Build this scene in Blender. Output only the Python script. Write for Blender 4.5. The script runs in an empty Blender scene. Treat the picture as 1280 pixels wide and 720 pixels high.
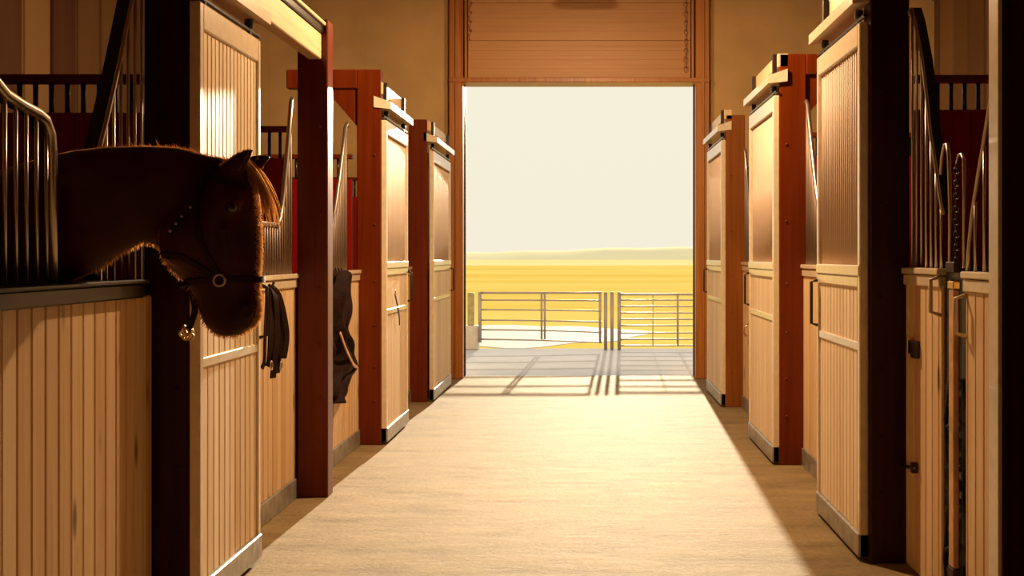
import bpy, bmesh, math, random
from mathutils import Vector, noise
from mathutils.bvhtree import BVHTree
random.seed(7)
R = math.radians
col = bpy.context.scene.collection
sc = bpy.context.scene
WL = {}                                   # world location of every object that has been built

# ------------------------------------------------------------------ materials
def srgb(r, g, b):
    f = lambda c: (c/255/12.92) if c/255 <= .04045 else ((c/255+.055)/1.055)**2.4
    return (f(r), f(g), f(b), 1)

def nt(name):
    m = bpy.data.materials.new(name); m.use_nodes = True
    return m, m.node_tree.nodes, m.node_tree.links, m.node_tree.nodes['Principled BSDF']

def plain(name, c, rough=.5, metal=0, bump=0, bscale=60, var=.0, vscale=8, coat=0, sheen=0, sheenc=None):
    m, N, L, p = nt(name)
    p.inputs['Roughness'].default_value = rough
    p.inputs['Metallic'].default_value = metal
    p.inputs['Coat Weight'].default_value = coat
    if sheen:
        p.inputs['Sheen Weight'].default_value = sheen
        p.inputs['Sheen Roughness'].default_value = .35
        p.inputs['Sheen Tint'].default_value = sheenc or (1, 1, 1, 1)
    g = N.new('ShaderNodeNewGeometry')
    if var:
        n = N.new('ShaderNodeTexNoise'); n.inputs['Scale'].default_value = vscale; n.inputs['Detail'].default_value = 4
        L.new(g.outputs['Position'], n.inputs['Vector'])
        r = N.new('ShaderNodeValToRGB')
        r.color_ramp.elements[0].position = .3; r.color_ramp.elements[1].position = .7
        r.color_ramp.elements[0].color = tuple(x*(1-var) for x in c[:3])+(1,)
        r.color_ramp.elements[1].color = tuple(min(1, x*(1+var)) for x in c[:3])+(1,)
        L.new(n.outputs['Fac'], r.inputs['Fac']); L.new(r.outputs['Color'], p.inputs['Base Color'])
    else:
        p.inputs['Base Color'].default_value = c
    if bump:
        n2 = N.new('ShaderNodeTexNoise'); n2.inputs['Scale'].default_value = bscale; n2.inputs['Detail'].default_value = 3
        L.new(g.outputs['Position'], n2.inputs['Vector'])
        b = N.new('ShaderNodeBump'); b.inputs['Strength'].default_value = bump; b.inputs['Distance'].default_value = .01
        L.new(n2.outputs['Fac'], b.inputs['Height']); L.new(b.outputs['Normal'], p.inputs['Normal'])
    return m

def wood(name, ca, cb, axis='y', bw=.1, rough=.5, knots=True, stretch=(45, 45, 1.6), knotc=(.06, .02, .008, 1), tint=.55, grain=1.5, spec=.5):
    """boards that run along z; every board (bw wide along axis) has a tint of its own"""
    m, N, L, p = nt(name)
    g = N.new('ShaderNodeNewGeometry')
    sep = N.new('ShaderNodeSeparateXYZ'); L.new(g.outputs['Position'], sep.inputs[0])
    d = N.new('ShaderNodeMath'); d.operation = 'DIVIDE'; d.inputs[1].default_value = bw
    L.new(sep.outputs[{'x': 0, 'y': 1, 'z': 2}[axis]], d.inputs[0])
    fl = N.new('ShaderNodeMath'); fl.operation = 'FLOOR'; L.new(d.outputs[0], fl.inputs[0])
    wn = N.new('ShaderNodeTexWhiteNoise'); wn.noise_dimensions = '1D'; L.new(fl.outputs[0], wn.inputs['W'])
    mp = N.new('ShaderNodeMapping'); mp.inputs['Scale'].default_value = stretch
    L.new(g.outputs['Position'], mp.inputs['Vector'])
    addv = N.new('ShaderNodeVectorMath'); addv.operation = 'ADD'
    sc3 = N.new('ShaderNodeVectorMath'); sc3.operation = 'SCALE'; sc3.inputs['Scale'].default_value = 37
    L.new(wn.outputs['Color'], sc3.inputs[0]); L.new(mp.outputs[0], addv.inputs[0]); L.new(sc3.outputs[0], addv.inputs[1])
    n = N.new('ShaderNodeTexNoise'); n.inputs['Scale'].default_value = 1; n.inputs['Detail'].default_value = 6
    n.inputs['Distortion'].default_value = .6
    L.new(addv.outputs[0], n.inputs['Vector'])
    mix = N.new('ShaderNodeMix'); mix.data_type = 'RGBA'
    mix.inputs['A'].default_value = ca; mix.inputs['B'].default_value = cb
    s = N.new('ShaderNodeMath'); s.operation = 'MULTIPLY_ADD'; s.inputs[1].default_value = tint
    L.new(wn.outputs['Value'], s.inputs[0])
    s2 = N.new('ShaderNodeMath'); s2.operation = 'MULTIPLY_ADD'; s2.inputs[1].default_value = grain; s2.inputs[2].default_value = -grain/3
    L.new(n.outputs['Fac'], s2.inputs[0]); L.new(s2.outputs[0], s.inputs[2])
    s.use_clamp = True
    L.new(s.outputs[0], mix.inputs['Factor'])
    out = mix.outputs['Result']
    if knots:
        mk = N.new('ShaderNodeMapping'); mk.inputs['Scale'].default_value = (7, 7, 1.9)
        L.new(g.outputs['Position'], mk.inputs['Vector'])
        v = N.new('ShaderNodeTexVoronoi'); v.inputs['Scale'].default_value = 1
        L.new(mk.outputs[0], v.inputs['Vector'])
        r = N.new('ShaderNodeMapRange'); r.inputs['From Min'].default_value = .07; r.inputs['From Max'].default_value = .17
        r.inputs['To Min'].default_value = .8; r.inputs['To Max'].default_value = 0
        L.new(v.outputs['Distance'], r.inputs['Value'])
        m2 = N.new('ShaderNodeMix'); m2.data_type = 'RGBA'; m2.inputs['B'].default_value = knotc
        L.new(out, m2.inputs['A']); L.new(r.outputs[0], m2.inputs['Factor'])
        out = m2.outputs['Result']
    L.new(out, p.inputs['Base Color'])
    p.inputs['Roughness'].default_value = rough; p.inputs['Specular IOR Level'].default_value = spec
    b = N.new('ShaderNodeBump'); b.inputs['Strength'].default_value = .25; b.inputs['Distance'].default_value = .004
    L.new(n.outputs['Fac'], b.inputs['Height']); L.new(b.outputs['Normal'], p.inputs['Normal'])
    return m

M = {}
M['board'] = wood('pine_boards', (.62, .37, .17, 1), (.86, .62, .36, 1), 'y', .1, .42, tint=.85)
M['door_board'] = wood('door_boards', (.76, .54, .32, 1), (.94, .78, .55, 1), 'y', .08, .52, knots=False, spec=.15)
M['beam'] = wood('beam_timber', (.60, .40, .20, 1), (.85, .64, .38, 1), 'x', 3, .4, stretch=(30, 1.5, 30), knots=False)
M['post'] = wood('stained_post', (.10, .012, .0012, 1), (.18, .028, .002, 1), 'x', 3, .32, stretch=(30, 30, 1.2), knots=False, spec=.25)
M['veiled_post'] = wood('veiled_post_timber', (.17, .045, .006, 1), (.32, .10, .016, 1), 'x', 3, .32, stretch=(30, 30, 1.2), knots=False, spec=.25)  # browner copy of the stained post, distance veil put into its colour
M['shaded_post'] = wood('shaded_post_timber', (.012, .002, .001, 1), (.05, .006, .002, 1), 'x', 3, .4, stretch=(30, 30, 1.2), knots=False, spec=.2)  # darker copy of the stained post, shade put into its colour
M['partition'] = wood('stained_boards', (.20, .005, .002, 1), (.28, .010, .004, 1), 'x', .14, .5, knots=False, spec=.15)
M['jamb'] = wood('jamb_timber', (.34, .095, .012, 1), (.72, .29, .05, 1), 'x', 3, .4, stretch=(40, 40, 1), knots=False)
M['siding'] = wood('siding_boards', (.07, .016, .003, 1), (.30, .165, .06, 1), 'y', .56, .6, stretch=(3, 3, .5), knots=False, tint=1.3, grain=.4)
M['gable'] = plain('gable_plaster', (.68, .43, .17, 1), .8, var=.12, vscale=2, bump=.2)
M['rollup'] = wood('roll_up_panel', (.58, .27, .085, 1), (.66, .35, .13, 1), 'z', .45, .5, stretch=(1, 30, 20), knots=False, tint=.2)
M['roof'] = plain('roof_boards', (.30, .17, .08, 1), .7, var=.2)
M['trim'] = plain('pale_trim', (.80, .66, .46, 1), .28, metal=.0, var=.08, vscale=20, coat=.4)
M['kick'] = plain('galvanised_kick', (.42, .39, .34, 1), .38, metal=.55, var=.3, vscale=14)
M['steel'] = plain('galvanised_bar', (.62, .52, .44, 1), .28, metal=.9)
M['steel2'] = plain('pale_brown_bar', (.74, .56, .42, 1), .6); M['steel3'] = plain('dull_bar', (.26, .18, .13, 1), .5, metal=.3)
M['dark'] = plain('black_steel', (.008, .006, .005, 1), .3, metal=.0, coat=.15)
M['iron'] = plain('dark_iron', (.05, .03, .02, 1), .4, metal=.6, bump=.3)
M['leather'] = plain('dark_leather', (.025, .008, .004, 1), .5, bump=.3, bscale=80)
M['rope'] = plain('black_rope', (.008, .005, .004, 1), .7, bump=.6, bscale=150)
M['brass'] = plain('brass', (.80, .52, .20, 1), .25, metal=1)
M['handle'] = plain('worn_handle_wood', (.62, .34, .15, 1), .45, var=.3, vscale=12)
M['rug'] = plain('brown_rug_cloth', (.018, .006, .003, 1), .8, var=.4, vscale=20, bump=.4)
for k_ in ('leather', 'rug'): M[k_].node_tree.nodes['Principled BSDF'].inputs['Specular IOR Level'].default_value = .15
M['gate'] = plain('gate_tube', (.30, .27, .26, 1), .45, metal=.5)
M['gatepost'] = plain('weathered_fence_post', (.30, .30, .16, 1), .8, var=.3, vscale=10)
M['concrete'] = plain('apron_concrete', (.44, .48, .56, 1), .8, var=.06, vscale=1.5, bump=.2)
M['block'] = plain('pale_block', (.45, .46, .46, 1), .7, var=.1)
M['lampshade'] = plain('enamel_shade', (.05, .09, .06, 1), .3, coat=.5)
M['white'] = plain('shade_inside', (.8, .78, .7, 1), .4)

# chestnut coat
def coat(name, c1, c2, sheen):
    m, N, L, p = nt(name)
    g = N.new('ShaderNodeNewGeometry')
    n = N.new('ShaderNodeTexNoise'); n.inputs['Scale'].default_value = 5; n.inputs['Detail'].default_value = 3
    L.new(g.outputs['Position'], n.inputs['Vector'])
    r = N.new('ShaderNodeValToRGB'); r.color_ramp.elements[0].color = c1; r.color_ramp.elements[1].color = c2
    r.color_ramp.elements[0].position = .35; r.color_ramp.elements[1].position = .7
    L.new(n.outputs['Fac'], r.inputs['Fac']); L.new(r.outputs['Color'], p.inputs['Base Color'])
    p.inputs['Roughness'].default_value = .42
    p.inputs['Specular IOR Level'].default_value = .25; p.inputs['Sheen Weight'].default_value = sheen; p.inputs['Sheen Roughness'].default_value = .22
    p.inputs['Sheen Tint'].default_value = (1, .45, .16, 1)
    mp = N.new('ShaderNodeMapping'); mp.inputs['Scale'].default_value = (260, 260, 40)
    L.new(g.outputs['Position'], mp.inputs['Vector'])
    n2 = N.new('ShaderNodeTexNoise'); n2.inputs['Scale'].default_value = 1
    L.new(mp.outputs[0], n2.inputs['Vector'])
    b = N.new('ShaderNodeBump'); b.inputs['Strength'].default_value = .35; b.inputs['Distance'].default_value = .004
    L.new(n2.outputs['Fac'], b.inputs['Height']); L.new(b.outputs['Normal'], p.inputs['Normal'])
    return m
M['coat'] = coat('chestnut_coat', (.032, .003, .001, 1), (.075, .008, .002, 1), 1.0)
M['mane'] = plain('chestnut_hair', (.34, .13, .045, 1), .4)
hm_, HN, HL, hp = nt('sunlit_hair')
hp.inputs['Base Color'].default_value = (.50, .19, .06, 1); hp.inputs['Roughness'].default_value = .4
tr = HN.new('ShaderNodeBsdfTranslucent'); tr.inputs['Color'].default_value = (.95, .52, .20, 1)
ms = HN.new('ShaderNodeMixShader'); ms.inputs[0].default_value = .55
HL.new(hp.outputs[0], ms.inputs[1]); HL.new(tr.outputs[0], ms.inputs[2]); HL.new(ms.outputs[0], HN['Material Output'].inputs['Surface'])
M['hair'] = hm_
ph = hm_.copy(); ph.name = 'rim_lit_hair'; M['pale_hair'] = ph  # paler copy of the hair, with the backlit rim glow in its colour
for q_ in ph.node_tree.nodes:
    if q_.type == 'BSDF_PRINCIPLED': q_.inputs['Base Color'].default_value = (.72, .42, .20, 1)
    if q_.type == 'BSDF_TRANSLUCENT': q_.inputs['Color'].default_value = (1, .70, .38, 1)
M['hoof'] = plain('hoof_horn', (.10, .07, .05, 1), .4)
M['eye'] = plain('horse_eye', (.01, .006, .004, 1), .05, coat=1)

# floor: packed sand with scuffs and a dusty lighter middle
m, N, L, p = nt('packed_sand'); M['floor'] = m
g = N.new('ShaderNodeNewGeometry')
mp = N.new('ShaderNodeMapping'); mp.inputs['Scale'].default_value = (1.4, 3.2, 1)
L.new(g.outputs['Position'], mp.inputs['Vector'])
n = N.new('ShaderNodeTexNoise'); n.inputs['Scale'].default_value = 1.3; n.inputs['Detail'].default_value = 9; n.inputs['Roughness'].default_value = .65
L.new(mp.outputs[0], n.inputs['Vector'])
r = N.new('ShaderNodeValToRGB'); e = r.color_ramp.elements
e[0].position = .3; e[0].color = (.20, .128, .058, 1); e[1].position = .66; e[1].color = (.35, .245, .122, 1)
x = e.new(.48); x.color = (.285, .20, .10, 1)
L.new(n.outputs['Fac'], r.inputs['Fac'])
n3 = N.new('ShaderNodeTexNoise'); n3.inputs['Scale'].default_value = 24; n3.inputs['Detail'].default_value = 6; n3.inputs['Roughness'].default_value = .7
L.new(mp.outputs[0], n3.inputs['Vector'])
r3 = N.new('ShaderNodeValToRGB'); r3.color_ramp.elements[0].position = .36; r3.color_ramp.elements[0].color = (.55, .48, .42, 1)
r3.color_ramp.elements[1].position = .55; r3.color_ramp.elements[1].color = (1, 1, 1, 1)
L.new(n3.outputs['Fac'], r3.inputs['Fac'])
mx = N.new('ShaderNodeMix'); mx.data_type = 'RGBA'; mx.blend_type = 'MULTIPLY'; mx.inputs['Factor'].default_value = .6
L.new(r.outputs['Color'], mx.inputs['A']); L.new(r3.outputs['Color'], mx.inputs['B'])
L.new(mx.outputs['Result'], p.inputs['Base Color'])
p.inputs['Roughness'].default_value = .8; p.inputs['Specular IOR Level'].default_value = .12
b = N.new('ShaderNodeBump'); b.inputs['Strength'].default_value = .35; b.inputs['Distance'].default_value = .012
L.new(n3.outputs['Fac'], b.inputs['Height'])
b2 = N.new('ShaderNodeBump'); b2.inputs['Strength'].default_value = .3; b2.inputs['Distance'].default_value = .03
L.new(n.outputs['Fac'], b2.inputs['Height']); L.new(b.outputs['Normal'], b2.inputs['Normal'])
L.new(b2.outputs['Normal'], p.inputs['Normal'])

# field: dry yellow crop with soft bands
m, N, L, p = nt('dry_field'); M['field'] = m
g = N.new('ShaderNodeNewGeometry')
mp = N.new('ShaderNodeMapping'); mp.inputs['Scale'].default_value = (.03, .06, 1)
L.new(g.outputs['Position'], mp.inputs['Vector'])
n = N.new('ShaderNodeTexNoise'); n.inputs['Scale'].default_value = 1; n.inputs['Detail'].default_value = 5
L.new(mp.outputs[0], n.inputs['Vector'])
r = N.new('ShaderNodeValToRGB'); e = r.color_ramp.elements
e[0].position = .35; e[0].color = (.66, .47, .095, 1); e[1].position = .65; e[1].color = (.74, .58, .18, 1)
L.new(n.outputs['Fac'], r.inputs['Fac']); L.new(r.outputs['Color'], p.inputs['Base Color'])
p.inputs['Roughness'].default_value = 1; p.inputs['Specular IOR Level'].default_value = 0
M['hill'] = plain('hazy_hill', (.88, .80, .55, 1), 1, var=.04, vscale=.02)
M['far'] = plain('far_meadow', (.78, .66, .34, 1), 1, var=.05, vscale=.03)  # distance haze is put into the hill and meadow colours
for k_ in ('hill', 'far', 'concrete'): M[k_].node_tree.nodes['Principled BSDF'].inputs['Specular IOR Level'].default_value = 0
M['puddle'] = plain('shallow_water', (.27, .34, .38, 1), .9); M['puddle'].node_tree.nodes['Principled BSDF'].inputs['Specular IOR Level'].default_value = .05

# ------------------------------------------------------------------ mesh helpers
class MB:
    def __init__(s): s.v = []; s.f = []
    def add(s, vs, fs):
        o = len(s.v); s.v += [Vector(v) for v in vs]; s.f += [tuple(i+o for i in f) for f in fs]; return s
    def box(s, x0, x1, y0, y1, z0, z1, c=0.0):
        x0, x1 = sorted((x0, x1)); y0, y1 = sorted((y0, y1)); z0, z1 = sorted((z0, z1))
        bm = bmesh.new(); bmesh.ops.create_cube(bm, size=1)
        for v in bm.verts:
            v.co = Vector(((x0+x1)/2+v.co.x*(x1-x0), (y0+y1)/2+v.co.y*(y1-y0), (z0+z1)/2+v.co.z*(z1-z0)))
        if c:
            c = min(c, .45*min(x1-x0, y1-y0, z1-z0))
            bmesh.ops.bevel(bm, geom=bm.edges[:], offset=c, segments=1, affect='EDGES')
        s.frombm(bm); return s
    def frombm(s, bm):
        bm.verts.ensure_lookup_table(); bm.verts.index_update()
        s.add([v.co.copy() for v in bm.verts], [tuple(v.index for v in f.verts) for f in bm.faces]); bm.free()
    def tube(s, pts, r, n=8, cap=True, flat=None):
        """round tube through pts; r a number or a list; flat=(vector, factor) squashes along that vector"""
        pts = [Vector(p) for p in pts]; k = len(pts)
        rs = r if isinstance(r, (list, tuple)) else [r]*k
        ts = []
        for i in range(k):
            t = (pts[min(i+1, k-1)]-pts[max(i-1, 0)])
            ts.append(t.normalized() if t.length > 1e-9 else Vector((0, 0, 1)))
        ref = Vector((0, 1, 0)) if abs(ts[0].y) < .9 else Vector((1, 0, 0))
        u = (ref - ts[0]*ref.dot(ts[0])).normalized()
        vs = []; fs = []
        for i in range(k):
            u = (u - ts[i]*u.dot(ts[i])).normalized(); w = ts[i].cross(u)
            for j in range(n):
                a = 2*math.pi*j/n
                d = (u*math.cos(a)+w*math.sin(a))*rs[i]
                if flat:
                    fv, ff = flat; d = d - fv*d.dot(fv)*(1-ff)
                vs.append(pts[i]+d)
        for i in range(k-1):
            for j in range(n):
                fs.append((i*n+j, i*n+(j+1) % n, (i+1)*n+(j+1) % n, (i+1)*n+j))
        if cap: fs += [tuple(reversed(range(n))), tuple((k-1)*n+j for j in range(n))]
        return s.add(vs, fs)
    def loft(s, secs, yc=0, n=20, e=1.0):
        """secs: (top(x,z), bottom(x,z), half width[, y centre]) -> closed skin"""
        vs = []; fs = []; k = len(secs)
        for sec in secs:
            t, b_, w = sec[:3]; y = sec[3] if len(sec) > 3 else yc
            c = Vector(((t[0]+b_[0])/2, y, (t[1]+b_[1])/2)); h = Vector(((t[0]-b_[0])/2, 0, (t[1]-b_[1])/2))
            for j in range(n):
                a = 2*math.pi*j/n; ca, sa = math.cos(a), math.sin(a)
                vs.append(c + h*ca + Vector((0, w*math.copysign(abs(sa)**e, sa), 0)))
        for i in range(k-1):
            for j in range(n):
                fs.append((i*n+j, i*n+(j+1) % n, (i+1)*n+(j+1) % n, (i+1)*n+j))
        fs += [tuple(reversed(range(n))), tuple((k-1)*n+j for j in range(n))]
        return s.add(vs, fs)
    def torus(s, c, R1, r, nrm='y', n=14, m=6, sx=1, sz=1):
        pts = []
        for i in range(n):
            a = 2*math.pi*i/n
            q = {'y': (math.cos(a)*sx, 0, math.sin(a)*sz), 'x': (0, math.cos(a)*sx, math.sin(a)*sz), 'z': (math.cos(a)*sx, math.sin(a)*sz, 0)}[nrm]
            pts.append(Vector(c)+Vector(q)*R1)
        pts.append(pts[0]); pts.append(pts[1])
        return s.tube(pts, r, m)
    def build(s, name, mat, parent=None, smooth=False):
        base = WL[parent.name] if parent else Vector((0, 0, 0))
        me = bpy.data.meshes.new(name); me.from_pydata([tuple(v-base) for v in s.v], [], s.f); me.update()
        bm = bmesh.new(); bm.from_mesh(me); bmesh.ops.recalc_face_normals(bm, faces=bm.faces); bm.to_mesh(me); bm.free()
        me.materials.append(M[mat] if isinstance(mat, str) else mat)
        if smooth:
            for p_ in me.polygons: p_.use_smooth = True
        o = bpy.data.objects.new(name, me); col.objects.link(o)
        if parent: o.parent = parent
        WL[o.name] = base.copy()
        return o
    def build_own(s, name, mat, smooth=False):
        """single-mesh thing: origin at its own base"""
        zs = min(v.z for v in s.v); c = Vector((sum(v.x for v in s.v)/len(s.v), sum(v.y for v in s.v)/len(s.v), zs))
        s.v = [v-c for v in s.v]
        o = s.build(name, mat, None, smooth); o.location = c; WL[o.name] = c
        return o

def tag(o, label=None, cat=None, group=None, kind=None):
    if label: o['label'] = label
    if cat: o['category'] = cat
    if group: o['group'] = group
    if kind: o['kind'] = kind
    return o
def thing(name, loc, label, cat, group=None):
    o = bpy.data.objects.new(name, None); col.objects.link(o); o.location = loc; o.empty_display_size = .1
    WL[o.name] = Vector(loc); return tag(o, label, cat, group)
def struct(o): o['kind'] = 'structure'; return o

# ------------------------------------------------------------------ shell
YB = 14.8                       # the gable wall with the big doorway
DX0, DX1, DZ = -1.50, 1.345, 3.62
XL, XR = -5.0, 4.3
EAVE, RIDGE = 4.6, 6.8
struct(MB().box(XL-.2, XR+.2, -7, YB+.25, -.2, 0).build('floor', 'floor'))
struct(MB().box(-14, 14, YB+.25, 19.6, -.22, -.01).build('ground', 'concrete'))
struct(MB().box(-260, 260, 19.6, 190, -.2, -.02).build('ground', 'field'))
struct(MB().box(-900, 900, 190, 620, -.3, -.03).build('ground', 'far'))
# low hazy ridge
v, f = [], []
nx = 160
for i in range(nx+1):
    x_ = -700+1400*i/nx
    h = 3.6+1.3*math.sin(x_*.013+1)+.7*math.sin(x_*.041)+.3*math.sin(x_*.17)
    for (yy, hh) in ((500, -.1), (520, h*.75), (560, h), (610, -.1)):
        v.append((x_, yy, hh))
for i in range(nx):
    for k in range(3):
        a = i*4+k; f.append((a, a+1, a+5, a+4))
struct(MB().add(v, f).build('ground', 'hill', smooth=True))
# side walls with battens, gable wall with the doorway cut out, closed wall behind the camera
def side_wall(s, X, name):
    m_ = MB().box(s*X, s*(X+.2), -7, YB+.2, 0, EAVE)
    y = -6.7
    while y < YB-.1:
        m_.box(s*(X-.022), s*X, y, y+.045, 0, EAVE-.02); y += .56
    return struct(m_.build(name, 'siding'))
side_wall(-1, -XL, 'wall_left'); side_wall(1, XR, 'wall_right')
g_ = MB()
g_.box(XL, DX0-.0, YB, YB+.2, 0, RIDGE); g_.box(DX1, XR, YB, YB+.2, 0, RIDGE); g_.box(DX0, DX1, YB, YB+.2, DZ+.02, RIDGE)
for xx in (-3.9, -2.7, 2.55, 3.75):            # faint sheet joints
    g_.box(xx, xx+.012, YB-.004, YB, 0, EAVE)
g_.box(XL, DX0-.2, YB-.004, YB, 3.05, 3.06); g_.box(DX1+.2, XR, YB-.004, YB, 3.05, 3.06)
struct(g_.build('wall_back', 'gable'))
struct(MB().box(XL, XR, -7, -6.8, 0, RIDGE).build('wall_front', 'gable'))
xm = (XL+XR)/2
for nm, xa, xb in (('ceiling', XL-.2, xm), ('ceiling', XR+.2, xm)):
    vs = [(xa, -7, EAVE-.05), (xa, YB+.3, EAVE-.05), (xb, YB+.3, RIDGE), (xb, -7, RIDGE)]
    vs += [(x_, y_, z_+.15) for x_, y_, z_ in vs]
    struct(MB().add(vs, [(0, 1, 2, 3), (4, 5, 6, 7), (0, 1, 5, 4), (1, 2, 6, 5), (2, 3, 7, 6), (3, 0, 4, 7)]).build(nm, 'roof'))
# doorway jambs and head
def jamb(name, xa, xb, s):
    o = MB()
    o.box(xa, xb, YB-.14, YB+.25, 0, 5.2, .01)
    o.box(xa+(xb-xa)*.45, xa+(xb-xa)*.62, YB-.165, YB-.14, 0, 5.2, .004)
    return struct(o.build(name, 'jamb'))
jamb('trim_1', DX0-.17, DX0, -1); jamb('trim_2', DX1, DX1+.17, 1)
struct(MB().box(DX0-.17, DX1+.17, YB-.16, YB+.25, DZ, DZ+.06, .008).build('trim_3', 'jamb'))
# raised sectional door filling the wall above the opening
sd = thing('sectional_door', (0, YB-.09, DZ+.06), 'tan sectional door raised above the bright doorway', 'door')
for k in range(4):
    z0 = DZ+.062+k*.46
    p_ = MB().box(DX0+.06, DX1-.06, YB-.10, YB-.04, z0, z0+.457, .003)
    for q in range(1, 4): p_.box(DX0+.08, DX1-.08, YB-.106, YB-.10, z0+.11*q, z0+.11*q+.05, .003)
    p_.build('door_section', 'rollup', sd)
for xx in (DX0+.02, DX1-.05):
    MB().box(xx, xx+.03, YB-.13, YB-.05, DZ+.06, 5.4, .004).build('guide_rail', 'jamb', sd)
for xx, zlo in ((DX0+.09, 4.15), (DX1-.13, 3.78)):
    ch = MB(); z = 5.3; k = 0
    while z > zlo:
        ch.torus((xx, YB-.15, z), .022, .006, 'y' if k % 2 else 'x', 8, 5, 1, 1.7); z -= .056; k += 1
    ch.build('chain', 'handle', sd, True)
# outdoor weather bar etc. stays out; roof lamps further down

# ------------------------------------------------------------------ timber posts
def post(s, y0, xf, top, label, tie=False, depth=.15, mat='post'):
    t = thing('timber_post', (s*(xf+.09), y0+.07, 0), label, 'post')
    MB().box(s*xf, s*(xf+.19), y0, y0+depth, 0, top, .006).build('shaft', mat, t)
    for z in (.35, .62, .95, 1.3, 1.75, 2.3):
        MB().tube([(s*(xf+.05), y0-.006, z), (s*(xf+.05), y0+.01, z)], .010, 8).build('bolt', mat, t, True)
    if tie:
        m_ = MB().box(s*(xf+.19), s*(xf+.75), y0, y0+.1, top-.15, top, .006)
        m_.add([(s*(xf+.19), y0+.02, top-.45), (s*(xf+.19), y0+.08, top-.45), (s*(xf+.19), y0+.02, top-.15), (s*(xf+.19), y0+.08, top-.15),
                (s*(xf+.45), y0+.02, top-.15), (s*(xf+.45), y0+.08, top-.15)],
               [(0, 2, 4), (1, 5, 3), (0, 1, 3, 2), (0, 4, 5, 1), (2, 3, 5, 4)])
        m_.build('tie_beam', 'post', t)
    return t
WLx, FLx = 1.80, 1.60
WRx, FRx = 1.56, 1.345
post(-1, 4.985, 1.645, 3.04, 'shade-darkened timber post right behind the horse, before the nearest left sliding door', depth=.16, mat='shaded_post')
post(-1, 7.45, 1.60, 2.97, 'tall stained post just past the hanging straps, bearing the pale header beam')
post(-1, 9.52, 1.625, 2.98, 'stained timber post beside the folded brown rug, with a tie beam at its top', tie=True)
post(-1, 12.3, 1.625, 2.90, 'slim stained post before the farthest left sliding door')
post(1, 5.85, 1.39, 3.04, 'shade-darkened timber post at the near edge of the closest right sliding door', mat='shaded_post')
post(1, 8.60, 1.39, 2.95, 'stained timber post before the middle right sliding door, with a tie beam', tie=True)
post(1, 11.9, 1.39, 2.90, 'slim post tinted for the distance veil beside the farthest right sliding door', mat='veiled_post')
# the nearest right-hand post, its lit aisle face put in as a pale strip
t = thing('timber_post', (1.45, 3.97, 0), 'shade-darkened post at the right edge of the photo with a pale aisle edge', 'post')
MB().box(1.352, 1.60, 3.89, 3.99, 0, 3.04, .004).build('shaft', 'shaded_post', t)
MB().box(1.338, 1.352, 3.892, 3.985, 0, 3.04, .003).build('lit_edge_strip', 'trim', t)['label'] = 'pale strip for the lit edge'

# ------------------------------------------------------------------ stall fronts
def zpoly(poly, y):
    for (a, za), (b, zb) in zip(poly, poly[1:]):
        if min(a, b) <= y <= max(a, b) and abs(a-b) > 1e-6: return za+(zb-za)*(y-a)/(b-a)
    return None
def boards(m_, s, X, y0, y1, z0, z1, bw=.1, t=.022):
    k = math.ceil(y0/bw-1e-6)*bw; edges = [y0]
    while k < y1-.004:
        if k > edges[0]+.012: edges.append(k)
        k += bw
    edges.append(y1)
    for a, b in zip(edges, edges[1:]):
        m_.box(s*X, s*(X+t), a+.0006, b-.0006, z0, z1, .008)
def stall_front(s, X, y0, y1, ledge, polys, label, ledge_mat='trim', kick=True, gates=(), group=None, ledge_y=None, step=.055, barmat='steel3', barr=.0085, rail=.016, deep=.0):
    t = thing('stall_front', (s*(X+.03), (y0+y1)/2, 0), label, 'stall front', group)
    m_ = MB(); boards(m_, s, X, y0, y1, .12 if kick else 0.0, ledge-.07); m_.build('board_panel', 'board', t)
    MB().box(s*(X+.03), s*(X+.05), y0, y1, .0, ledge-.07).build('backing_board', 'partition', t)
    if kick: MB().box(s*(X-.012), s*(X+.03), y0, y1, 0, .125, .004).build('kick_plate', 'kick', t)
    la, lb = ledge_y or (y0, y1)
    if ledge_mat == 'dark':
        l_ = MB().box(s*(X-.06), s*(X+.05), la, lb, ledge-.018, ledge, .005)
        l_.box(s*(X-.035), s*(X+.045), la, lb, ledge-.075, ledge-.018, .006)
    else:
        l_ = MB().box(s*(X-.022), s*(X+.05), la, lb, ledge-.03, ledge, .005)
        l_.box(s*(X-.012), s*(X+.045), la, lb, ledge-.085, ledge-.034, .005)
    l_.build('ledge', ledge_mat, t)
    for pi_, poly in enumerate(polys):
        rr_ = rail[pi_] if isinstance(rail, list) else rail
        pts = [Vector((s*(X+.01), y, z)) for y, z in poly]
        g_ = MB(); g_.tube(pts, rr_, 8)
        if deep:                                      # wide flat rail reaching into the stall
            n = len(pts); vs = []
            for q in pts: vs += [q, q+Vector((s*deep, 0, 0))]
            vs2 = [q+Vector((0, .008, .008)) for q in vs]
            k = len(vs)
            fs = []
            for i in range(n-1):
                a = 2*i; fs += [(a, a+1, a+3, a+2), (k+a, k+a+2, k+a+3, k+a+1), (a, a+2, k+a+2, k+a), (a+1, k+a+1, k+a+3, a+3)]
            gg = MB().add(vs+vs2, fs); gg.build('rail_flange', 'dark', t)
        gr = g_.build('grille_rail', 'steel', t, True)
        lo, hi = min(p[0] for p in poly), max(p[0] for p in poly)
        y = math.ceil((lo+.02)/step)*step
        while y < hi-.01:
            z = zpoly(poly, y)
            if z and z > ledge+.03:
                MB().tube([(s*(X+.012), y, ledge-.01), (s*(X+.012), y, z)], barr, 6).build('bar', barmat, gr, True)
            y += step
    return t
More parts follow.
